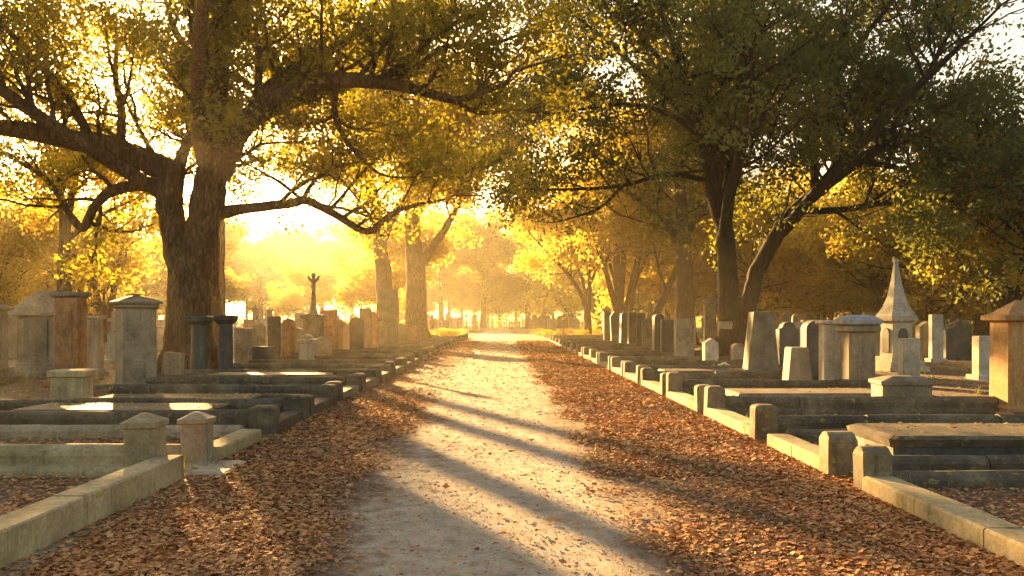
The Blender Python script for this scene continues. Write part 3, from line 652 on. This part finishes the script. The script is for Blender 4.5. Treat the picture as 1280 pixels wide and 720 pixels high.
# big oak, left
T1L = [
 [(240, 345, .44), (253, 295, .45), (262, 240, .44, -.1), (270, 190, .40, -.1), (268, 140, .33, 0), (270, 90, .30, .2), (272, 40, .26, .3), (268, -10, .2, .3), (255, -70, .13, 0), (240, -120, .07, 0)],
 [(228, 350, .34), (215, 295, .34, .2), (206, 250, .36, .3), (208, 215, .34, .3), (180, 200, .34, .2), (140, 184, .31, 0), (90, 176, .28, -.4), (30, 168, .23, -.8), (-40, 158, .18, -1.2), (-120, 135, .1, -1.5)],
 [(202, 230, .22, .2), (160, 229, .17, .4), (125, 236, .15, .6), (100, 255, .13, .8), (82, 280, .12, 1), (62, 262, .10, 1.1), (45, 235, .09, 1.2), (20, 210, .08, 1.4), (-15, 190, .05, 1.6)],
 [(214, 215, .2, .3), (222, 180, .15, .6), (224, 145, .12, 1.2), (216, 100, .08, 1.8), (205, 50, .05, 2.2)],
 [(272, 220, .34), (303, 165, .30, -.2), (345, 136, .27, -.5), (390, 118, .24, -.8), (430, 112, .21, -1), (470, 117, .18, -1.2), (510, 126, .15, -1.5), (545, 138, .12, -1.8), (580, 150, .09, -2.2), (630, 138, .05, -2.6)],
 [(300, 168, .25, -.2), (330, 115, .2, .2), (345, 92, .19, .5), (380, 62, .16, .9), (412, 38, .13, 1.3), (440, 8, .1, 1.8), (455, -35, .06, 2.2)],
 [(264, 110, .18, 0), (240, 75, .13, .4), (212, 40, .11, .9), (195, 12, .09, 1.2), (178, -30, .05, 1.6)],
 [(262, 268, .2), (310, 258, .14, .3), (360, 250, .13, .6), (375, 246, .12, .7), (410, 262, .11, 1), (450, 284, .10, 1.3), (475, 262, .08, 1.6), (505, 247, .06, 1.8), (545, 238, .04, 2)],
 [(370, 247, .07, .7), (380, 225, .06, .9), (398, 205, .05, 1.1), (440, 190, .03, 1.4)],
 [(372, 247, .06, .7), (345, 225, .05, .5), (315, 208, .03, .2)],
 [(480, 117, .13, -1.2), (515, 95, .1, -1.4), (555, 62, .08, -1.5), (600, 42, .05, -1.6)],
 [(525, 105, .08, -1.4), (560, 76, .07, -1.2), (620, 68, .055, -1), (690, 38, .03, -.8)],
 [(560, 142, .08, -2), (600, 158, .06, -1.6), (640, 150, .04, -1.2)],
 [(120, 182, .15, -.2), (100, 130, .11, -.6), (60, 80, .09, -1), (20, 30, .06, -1.4)],
 [(150, 186, .14, 0), (140, 130, .11, .6), (120, 80, .08, 1.2), (110, 20, .05, 1.8)],
 [(320, 130, .12, .1), (328, 70, .1, -.4), (320, 20, .08, -.9), (310, -40, .05, -1.3)],
 [(430, 112, .1, -1), (425, 150, .08, -.7), (440, 185, .06, -.4), (470, 215, .04, 0)],
]
ex = [([(.55, -.1, 5.2), (.8, -1.6, 6.6), (1.4, -3.4, 7.8), (2.2, -5.2, 8.8), (3.2, -6.8, 9.6)], [.24, .2, .15, .11, .06]),
      ([(.4, .1, 4.8), (-.2, 1.8, 6.0), (-1.2, 3.8, 7.2), (-1.8, 5.8, 8.4)], [.24, .18, .13, .06]),
      ([(-.9, .3, 5.0), (-2.8, -1.8, 6.4), (-4.4, -3.8, 7.8), (-5.6, -5.2, 9)], [.2, .16, .12, .06]),
      ([(.7, .2, 6.5), (2.4, 2.2, 8), (4.2, 4.4, 9.2)], [.2, .14, .07])]
hero('massive forked oak with low sweeping limbs, glowing leaves, left of the path', 24, [(238, 472, .74), (237, 440, .66), (235, 400, .6), (235, 365, .56), (236, 335, .50)], T1L, 'bark', 'leaf_olive', 105000, .15, .66, (2.4, 2), 1.35, extra=ex, holes=-.75, back=.5)
# big dark tree, right
T7L = [
 [(1150, 257, .075, -2.1), (1190, 275, .06, -2.6), (1222, 305, .045, -3), (1240, 330, .03, -3.2)], [(1095, 258, .07, -1.6), (1125, 282, .05, -2.4), (1140, 312, .03, -2.8)],
 [(772, 240, .07, -1.6), (742, 268, .05, -2), (700, 284, .03, -2.4)], [(1030, 266, .07, -1), (1050, 290, .05, -1.8), (1075, 315, .03, -2.4)],
 [(912, 400, 0.420), (909, 340, 0.386), (905, 290, 0.353, -.1), (893, 250, 0.319, -.2), (885, 215, 0.277, -.4), (872, 170, 0.218, -.7), (850, 120, 0.168, -1), (830, 60, 0.118, -1.4), (800, 0, 0.067, -2)],
 [(926, 415, 0.370), (934, 380, 0.336, -.2), (942, 345, 0.311, -.3), (957, 312, 0.302, -.4), (980, 276, 0.286, -.6), (1010, 246, 0.260, -.8), (1042, 220, 0.235, -1), (1080, 195, 0.210, -1.2), (1120, 183, 0.176, -1.4), (1155, 190, 0.151, -1.6), (1190, 199, 0.126, -1.8), (1225, 181, 0.092, -2), (1260, 160, 0.050, -2.2)],
 [(992, 266, 0.143, -.6), (1040, 266, 0.126, -1), (1100, 258, 0.109, -1.6), (1160, 257, 0.084, -2.2), (1215, 262, 0.042, -2.8)],
 [(906, 300, 0.252), (915, 235, 0.227, .5), (925, 165, 0.202, 1), (937, 90, 0.168, 1.4), (950, 20, 0.118, 1.8), (955, -50, 0.059, 2)],
 [(874, 175, 0.134, -.6), (830, 150, 0.101, -1), (780, 143, 0.084, -1.6), (730, 152, 0.059, -2.2), (690, 162, 0.034, -2.8)],
 [(888, 228, 0.118, -.2), (830, 222, 0.092, -.8), (770, 240, 0.076, -1.6), (700, 248, 0.050, -2.4), (650, 250, 0.034, -3)],
 [(1010, 246, 0.168, -.8), (1003, 180, 0.134, -1.6), (1022, 110, 0.109, -2.4), (1060, 50, 0.084, -3.4), (1100, -10, 0.050, -4.4)],
 [(1085, 193, 0.126, -1.2), (1130, 130, 0.101, -.6), (1170, 75, 0.076, 0), (1195, 30, 0.042, .6)],
 [(925, 165, 0.118, 1), (880, 100, 0.101, 2), (860, 40, 0.076, 3), (830, -30, 0.042, 4)],
 [(930, 130, 0.109, 1.2), (980, 80, 0.092, 2.4), (1030, 20, 0.076, 3.6), (1060, -40, 0.042, 4.6)],
 [(872, 170, 0.109, -.7), (800, 110, 0.092, -1.6), (740, 70, 0.076, -2.6), (690, 40, 0.042, -3.6)],
 [(850, 120, 0.101, -1), (790, 60, 0.084, -1.8), (750, 10, 0.059, -2.6), (720, -40, 0.034, -3.2)],
 [(1060, 206, 0.126, -1), (1110, 230, 0.084, -2.2), (1180, 300, 0.050, -3.4), (1200, 320, 0.034, -4)],
]
ex = [([(-.36, -.05, 4.7), (-.5, -1.4, 6.2), (-.5, -2.8, 7.3), (-.8, -5.2, 8.8), (-1.4, -7.6, 10)], [.26, .22, .19, .14, .07]),
      ([(1.8, -.5, 4.95), (3, -3, 7), (4.4, -5.8, 9), (5.4, -8, 10.4)], [.24, .2, .13, .06]),
      ([(-.62, -.1, 5.8), (.2, 3, 8), (1.4, 6, 10)], [.24, .16, .07]), ([(3.4, -.6, 6.6), (5, 2, 8.4), (6.8, 5, 9.6)], [.2, .14, .06])]
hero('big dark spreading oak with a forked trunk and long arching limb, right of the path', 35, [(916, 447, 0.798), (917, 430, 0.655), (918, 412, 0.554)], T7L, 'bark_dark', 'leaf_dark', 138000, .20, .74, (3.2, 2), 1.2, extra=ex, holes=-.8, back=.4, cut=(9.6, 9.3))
# mid-ground trees
def mid(label, Yd, trunk, limbs, bk, lf, n, s, clr=1.1, tw=(3.2, 2), **k):
    return hero(label, Yd, trunk, limbs, bk, lf, int(n * 1.5), s * 1.2, clr * .95, tw, 1.1, **k)
mid('vine-covered brown trunk tree behind the crowded left headstones', 50, [(484, 432, .55), (482, 400, .48), (480, 360, .46), (478, 325, .44)],
    [[(478, 330, .42), (474, 290, .36), (466, 240, .3), (450, 190, .22), (430, 140, .14), (420, 90, .08)], [(478, 300, .26), (500, 250, .2, 1), (530, 210, .14, 2), (560, 170, .08, 3)],
     [(470, 260, .2), (430, 230, .15, -1), (390, 215, .1, -2), (350, 205, .06, -3)], [(460, 220, .16), (500, 150, .12, -2), (530, 90, .07, -4)]], 'bark_red', 'leaf_gold', 26000, .19)
mid('straight tan trunk tree with one side fork, centre left', 58, [(522, 429, .82), (521, 400, .72), (520, 360, .66), (518, 320, .62)],
    [[(518, 325, .6), (516, 280, .52), (514, 220, .42), (518, 150, .3), (530, 80, .2), (540, 20, .1)], [(528, 330, .36), (540, 310, .3), (556, 290, .24, -1), (580, 250, .16, -2), (600, 200, .08, -3)],
     [(515, 240, .3), (560, 200, .22, 2), (610, 160, .14, 3), (650, 130, .07, 4)], [(516, 200, .25), (470, 160, .18, 2), (430, 110, .12, 3), (400, 60, .06, 4)], [(518, 270, .2), (570, 235, .14, -3), (620, 220, .07, -5)]], 'bark', 'leaf_gold', 34000, .21, 1.3, (3.8, 2))
mid('small thin-forked tree just right of the path end', 70, [(735, 424, .34), (735, 410, .3), (734, 385, .27)],
    [[(734, 388, .22), (725, 365, .18), (708, 340, .14), (690, 322, .11), (670, 300, .07)], [(736, 385, .2), (737, 350, .17), (732, 310, .12), (728, 270, .07)], [(737, 388, .18), (728, 345, .13, 1), (716, 300, .1, 2), (705, 260, .05, 3)],
     [(736, 360, .12), (750, 320, .09, -1), (765, 280, .05, -2)]], 'bark_red', 'leaf_gold', 26000, .23, 1.4, (3.2, 2), twig_from=.4)
mid('reddish many-stemmed tree behind the row of dark slabs', 62, [(778, 428, .62), (777, 410, .56), (776, 395, .5)],
    [[(776, 398, .34), (772, 350, .28), (768, 290, .2), (760, 230, .12), (750, 180, .06)], [(782, 398, .32), (792, 350, .26), (803, 300, .18), (815, 240, .1), (820, 190, .06)], [(772, 396, .24), (758, 350, .18, -1), (742, 310, .12, -2), (730, 280, .06, -3)],
     [(786, 395, .22), (800, 350, .15, 2), (822, 310, .1, 3), (840, 270, .05, 4)], [(776, 380, .22), (782, 320, .18, 1), (785, 260, .12, 2), (790, 200, .06, 3)], [(770, 360, .12), (762, 310, .1, 2), (755, 270, .05, 3)]], 'bark_red', 'leaf_gold', 30000, .22, 1.3, (3.2, 2), twig_from=.4)
mid('straight dark trunk with a reddish side, left of the big dark oak', 52, [(858, 431, .66), (857, 400, .56), (856, 360, .54), (855, 325, .52)],
    [[(855, 330, .5), (853, 280, .4), (850, 220, .3), (845, 150, .2), (840, 90, .1)], [(854, 310, .3), (830, 270, .22, 1), (800, 240, .14, 2), (770, 220, .07, 3)], [(855, 300, .28), (880, 250, .2, -1), (900, 200, .14, -2), (930, 150, .07, -3)]], 'bark_dark', 'leaf_far', 26000, .2, 1.2, (3.4, 2))
mid('leaning thin dark stem behind the first dark slabs', 55, [(816, 428, .3), (820, 400, .26), (828, 375, .23)], [[(828, 378, .22), (840, 350, .18), (855, 310, .14), (875, 265, .08)], [(832, 365, .12), (826, 330, .09, 1), (822, 290, .05, 2)]], 'bark_dark', 'leaf_far', 8000, .2, 1.1, (2.6, 2), twig_from=.5)
mid('dark-branched golden tree at the right edge behind the orange pillar', 34, [(1228, 448, .42), (1238, 420, .36), (1252, 395, .32)],
    [[(1252, 398, .3), (1275, 360, .24), (1300, 320, .18), (1330, 260, .1)], [(1262, 385, .16), (1240, 340, .12, 1), (1200, 325, .08, 2), (1160, 330, .04, 3)], [(1275, 360, .16), (1260, 300, .12, -1), (1220, 270, .06, -2)], [(1300, 320, .12), (1290, 250, .1, 1), (1260, 200, .05, 2)]], 'bark_dark', 'leaf_gold', 22000, .16, 1.0, (2.6, 2))
mid('small brown-trunked tree rising behind the rusty pillar', 32, [(82, 452, .3), (82, 400, .27), (80, 350, .25), (80, 310, .22)],
    [[(80, 315, .2), (84, 280, .15), (92, 240, .1), (100, 200, .05)], [(80, 310, .14), (60, 270, .1, 1), (40, 230, .05, 2)], [(82, 300, .12), (110, 265, .08, 1), (140, 240, .04, 2)]], 'bark', 'leaf_gold', 9000, .14, .9, (1.9, 2), twig_from=.4)

# background trees: four kinds plus an added slim shadow caster, copied
def bgtree(label, bk, lf, h, w_, n, s, group, stems=1, clear=.45):
    t = thing('tree', label, 'tree', (0, -40, 0), 0, group); tb = Tubes(); cl = []
    for q in range(stems):
        a = rnd.uniform(0, 6.28); lean = 0 if stems == 1 else .25
        pts = np.array([[0, 0, -.1], [lean * .5 * math.cos(a), lean * .5 * math.sin(a), h * .15], [lean * 2 * math.cos(a), lean * 2 * math.sin(a), h * .35], [lean * 4 * math.cos(a) + rnd.uniform(-.4, .4), lean * 4 * math.sin(a), h * (.65 if clear < .5 else .85)]])
        P_, r_ = smooth_path(pts, [h * .035, h * .025, h * .02, h * .01] if clear < .5 else [.4, .32, .28, .14], 4, .06); tb.add(P_, r_, 9, .05); nlim = 9 // stems + 1
        for k in range(nlim):
            i = rnd.randint(int(len(P_) * clear), len(P_) - 1); a2 = 2.4 * k + q; d = np.array((math.cos(a2), math.sin(a2), rnd.uniform(.2, 1.1)))
            grow(tb, cl, P_[i], d, w_ * rnd.uniform(.5, .85), r_[i] * .6, 2, .5, 5)
    tb.build('trunk', bk, t); cl = np.array(cl); leaf_cloud('crown', cl, nr.uniform(.6, 1.3, len(cl)) * w_ * .22, max(3, int(n / len(cl))), s, lf, t, .7)
    return reg(t)
K = [bgtree('round golden tree in the hazy line across the far graves', 'bark', 'leaf_gold', 9, 5, 16000, .33, 'round golden trees in the far line'),
     bgtree('yellow-green tree in the hazy line across the far graves', 'bark_dark', 'leaf_far', 11, 6, 18000, .35, 'yellow-green trees in the far line'),
     bgtree('thin many-stemmed tree with sparse gold leaves across the far graves', 'bark_red', 'leaf_gold', 8, 4.2, 8000, .28, 'thin many-stemmed trees in the far line', 3),
     bgtree('tall dull green tree standing beyond the graves', 'bark_dark', 'leaf_far', 15, 7, 30000, .42, 'tall trees beyond the left graves and in the far woods edge'),
     bgtree('tall slim tree with a nearly bare high crown, added behind the big forked oak to stripe the path with shade', 'bark', 'leaf_olive', 15, 1.3, 900, .22, 'clear-trunked trees added behind the big forked oak as shadow casters', clear=.8)]  # last kind is added to throw trunk-shadow stripes across the path
spots = []
for (x, y, k, s_) in [(10, 90, 1, 1.3), (13, 78, 0, 1.3), (8, 115, 1, 1.2), (-10.5, 147, 3, 1.25), (-31, 62, 2, 1.2), (-42, 74, 0, 1.1), (-47, 88, 1, 1.0), (-3.5, 151, 3, 1.3), (4, 148, 3, 1.2), (-17, 152, 3, 1.2), (11, 146, 3, 1.15), (-25, 215, 3, 1.6), (-36, 208, 3, 1.5), (-47, 214, 3, 1.6), (-58, 210, 3, 1.55), (-70, 216, 3, 1.6), (-41, 198, 3, 1.4), (18, 64, 0, 1.2), (24, 56, 1, 1.1), (30, 62, 0, 1.2), (26, 72, 1, 1.2)]:
    spots.append((x, y)); dup(K[k], (x, y, 0), rnd.uniform(0, 6.28), s_)
for (x, y, k, s_) in [(-10.9, 33, 4, .85), (-13.9, 43, 4, .95), (-18.6, 56, 4, 1.1), (-36, 100, 3, .85), (-8.8, 72, 0, 1.05), (-43, 124, 3, 1.1)]:  # added trees, mostly hidden by nearer trunks, set to band the path with shadow
    spots.append((x, y)); dup(K[k], (x, y, 0), rnd.uniform(0, 6.28), s_)
# right and centre belts (dense), left belt (open so that the low sun gets through)
for (x0, x1, y0, y1, n, ks) in [(8, 48, 66, 92, 15, (0, 1, 2)), (8, 64, 98, 132, 22, (0, 1, 1)), (20, 60, 44, 64, 7, (0, 2, 1)), (-70, -24, 70, 118, 8, (2, 2, 0)), (-82, -40, 92, 130, 13, (0, 1, 0)), (12, 120, 150, 190, 22, (3, 3, 1)), (-120, 20, 195, 240, 30, (3, 3, 1)), (-36, -18, 42, 60, 3, (2,))]:
    c = 0; tr = 0
    while c < n and tr < 4000:
        tr += 1; x, y = rnd.uniform(x0, x1), rnd.uniform(y0, y1)
        if abs(x) < 5.5 and y < 137: continue
        if any((x - a) ** 2 + (y - b) ** 2 < (20 if y < 140 else 30) for a, b in spots): continue
        spots.append((x, y)); k = rnd.choice(ks); s_ = rnd.uniform(.8, 1.2); c += 1
        dup(K[k], (x, y, 0), rnd.uniform(0, 6.28), (s_, s_, s_ * rnd.uniform(.9, 1.15)))
for p_ in K:
    for c in list(kids(p_)): bpy.data.objects.remove(c)
    bpy.data.objects.remove(p_)
# undergrowth beyond the graves
n = 900; xs = nr.uniform(-130, 140, n); ys = nr.uniform(150, 215, n)
o = leaf_cloud('undergrowth', np.stack([xs, ys, nr.uniform(.2, 1.8, n)], 1), nr.uniform(1.2, 2.6, n), 22, .5, 'leaf_far', None, .6); tag(o, kind='stuff')
# yellow shrubs beyond the plots, right of the path end
for i in range(9):
    yy = 66 + i * 3.2; xx = 3.6 + (i % 3) * 2.2 + rnd.uniform(-.4, .4)
    t = thing('low_shrub', 'low yellow shrub in the bright patch right of the path end', 'shrub', (xx, yy, 0), 0, 'low yellow shrubs right of the path end')
    tb = Tubes()
    for q in range(6):
        a = q * 1.1; tb.add(np.array([[0, 0, 0], [.2 * math.cos(a), .2 * math.sin(a), .3], [.5 * math.cos(a), .5 * math.sin(a), .6]]), np.array([.03, .02, .01]), 5)
    tb.build('stems', 'bark', t)
    leaf_cloud('foliage', np.stack([nr.normal(0, .45, 26), nr.normal(0, .45, 26), nr.uniform(.2, .65, 26)], 1), nr.uniform(.25, .45, 26), 26, .11, 'leaf_yellow', t)
for i in range(6):
    yy = 64 + i * 5; xx = -4.4 - (i % 2) * 1.5
    t = thing('low_shrub', 'low golden shrub at the far end of the left plots', 'shrub', (xx, yy, 0), 0, 'low golden shrubs at the far end of the left plots')
    tb = Tubes()
    for q in range(6):
        a = q * 1.1; tb.add(np.array([[0, 0, 0], [.2 * math.cos(a), .2 * math.sin(a), .3], [.5 * math.cos(a), .5 * math.sin(a), .6]]), np.array([.03, .02, .01]), 5)
    tb.build('stems', 'bark', t)
    leaf_cloud('foliage', np.stack([nr.normal(0, .4, 26), nr.normal(0, .4, 26), nr.uniform(.2, .6, 26)], 1), nr.uniform(.25, .4, 26), 26, .11, 'leaf_gold', t)
# iron fence at the far end
t = thing('iron_fence', 'low dark picket fence closing the far end of the path', 'fence', (0, 134.5, 0))
mb = MB()
for k in range(100): mb.stack([(0, .04, .04), (1.25, .04, .04), (1.35, .01, .01)], -20 + k * .4, 0, .01)
mb.build('pickets', 'iron', t)
MB().box(-20, 19.6, -.03, .03, .25, .31).build('rail', 'iron', t); MB().box(-20, 19.6, -.03, .03, 1.0, 1.06).build('rail', 'iron', t)

# person far down, left of the path
def person(label, loc, rz):
    t = thing('person', label, 'person', loc, rz)
    J = {'pelvis': (0, 0, .95), 'waist': (0, 0, 1.1), 'chest': (0, 0, 1.35), 'neck': (0, 0, 1.5), 'head': (0, -.01, 1.62), 'top': (0, 0, 1.72),
         'shl': (-.19, 0, 1.42), 'ell': (-.25, .02, 1.14), 'wrl': (-.24, -.06, .9), 'hal': (-.24, -.08, .82), 'shr': (.19, 0, 1.42), 'elr': (.25, .02, 1.14), 'wrr': (.24, -.06, .9), 'har': (.24, -.08, .82),
         'hil': (-.1, 0, .9), 'knl': (-.11, -.02, .5), 'anl': (-.11, .02, .09), 'tol': (-.12, -.14, .04), 'hir': (.1, 0, .9), 'knr': (.11, -.02, .5), 'anr': (.11, .02, .09), 'tor': (.12, -.14, .04)}
    Rr = {'pelvis': .15, 'waist': .13, 'chest': .16, 'neck': .06, 'head': .1, 'top': .07, 'shl': .07, 'ell': .05, 'wrl': .035, 'hal': .035, 'shr': .07, 'elr': .05, 'wrr': .035, 'har': .035,
          'hil': .1, 'knl': .065, 'anl': .045, 'tol': .04, 'hir': .1, 'knr': .065, 'anr': .045, 'tor': .04}
    E = [('pelvis', 'waist'), ('waist', 'chest'), ('chest', 'neck'), ('neck', 'head'), ('head', 'top')] + [e for s in 'lr' for e in (('chest', 'sh' + s), ('sh' + s, 'el' + s), ('el' + s, 'wr' + s), ('wr' + s, 'ha' + s), ('pelvis', 'hi' + s), ('hi' + s, 'kn' + s), ('kn' + s, 'an' + s), ('an' + s, 'to' + s))]
    ks = list(J); me = bpy.data.meshes.new('body'); me.from_pydata([J[k] for k in ks], [(ks.index(a), ks.index(b)) for a, b in E], [])
    o = bpy.data.objects.new('body', me); COL.objects.link(o); o.parent = t; me.materials.append(M['skin'])
    m_ = o.modifiers.new('skin', 'SKIN'); m_.use_smooth_shade = True
    for i, k in enumerate(ks): me.skin_vertices[0].data[i].radius = (Rr[k], Rr[k] * .8)
    me.skin_vertices[0].data[0].use_root = True
    o.modifiers.new('sub', 'SUBSURF').levels = 1
    MB().stack([(.5, .25, .19), (.8, .22, .17), (1.05, .175, .14), (1.3, .225, .16), (1.44, .2, .13), (1.52, .08, .08)], ch=.08).build('coat', 'coat', t, True)
    for s in (-1, 1):
        tb = Tubes(); tb.add(np.array([[s * .18, 0, 1.43], [s * .25, .02, 1.14], [s * .245, -.06, .88]]), np.array([.085, .068, .052]), 10); tb.build('sleeve', 'coat', t)
        tb = Tubes(); tb.add(np.array([[s * .1, 0, .85], [s * .11, -.02, .5], [s * .11, .02, .08]]), np.array([.115, .085, .07]), 10); tb.build('trouser_leg', 'trouser', t)
    MB().lathe([(.03, 1.55), (.115, 1.6), (.12, 1.68), (.09, 1.74), (.02, 1.765)], 12, 0, .025).build('hair', 'hair', t, True)
person('small standing figure in a dark red coat far down the left of the path', (P(540, 417, 95)[0], 95, 0), R(20))

# ------------------------------------------------------------------ haze
mb = MB(); x0, x1, y0, y1, z0, z1 = -306, 306, -66, 506, -1, 27
V = [(x0, y0, z0), (x1, y0, z0), (x1, y1, z0), (x0, y1, z0), (x0, y0, z1), (x1, y0, z1), (x1, y1, z1), (x0, y1, z1)]
mb.add(V, [(3, 2, 1, 0), (4, 5, 6, 7), (0, 1, 5, 4), (1, 2, 6, 5), (2, 3, 7, 6), (3, 0, 4, 7)])
hm = bpy.data.materials.new('haze'); hm.use_nodes = True; n = hm.node_tree.nodes; n.remove(n['Principled BSDF'])
pv = n.new('ShaderNodeVolumePrincipled'); pv.inputs['Color'].default_value = (.96, .86, .62, 1); pv.inputs['Density'].default_value = .0008; pv.inputs['Anisotropy'].default_value = .6
hm.node_tree.links.new(pv.outputs[0], n['Material Output'].inputs['Volume'])
tag(mb.build('haze', hm), kind='stuff')
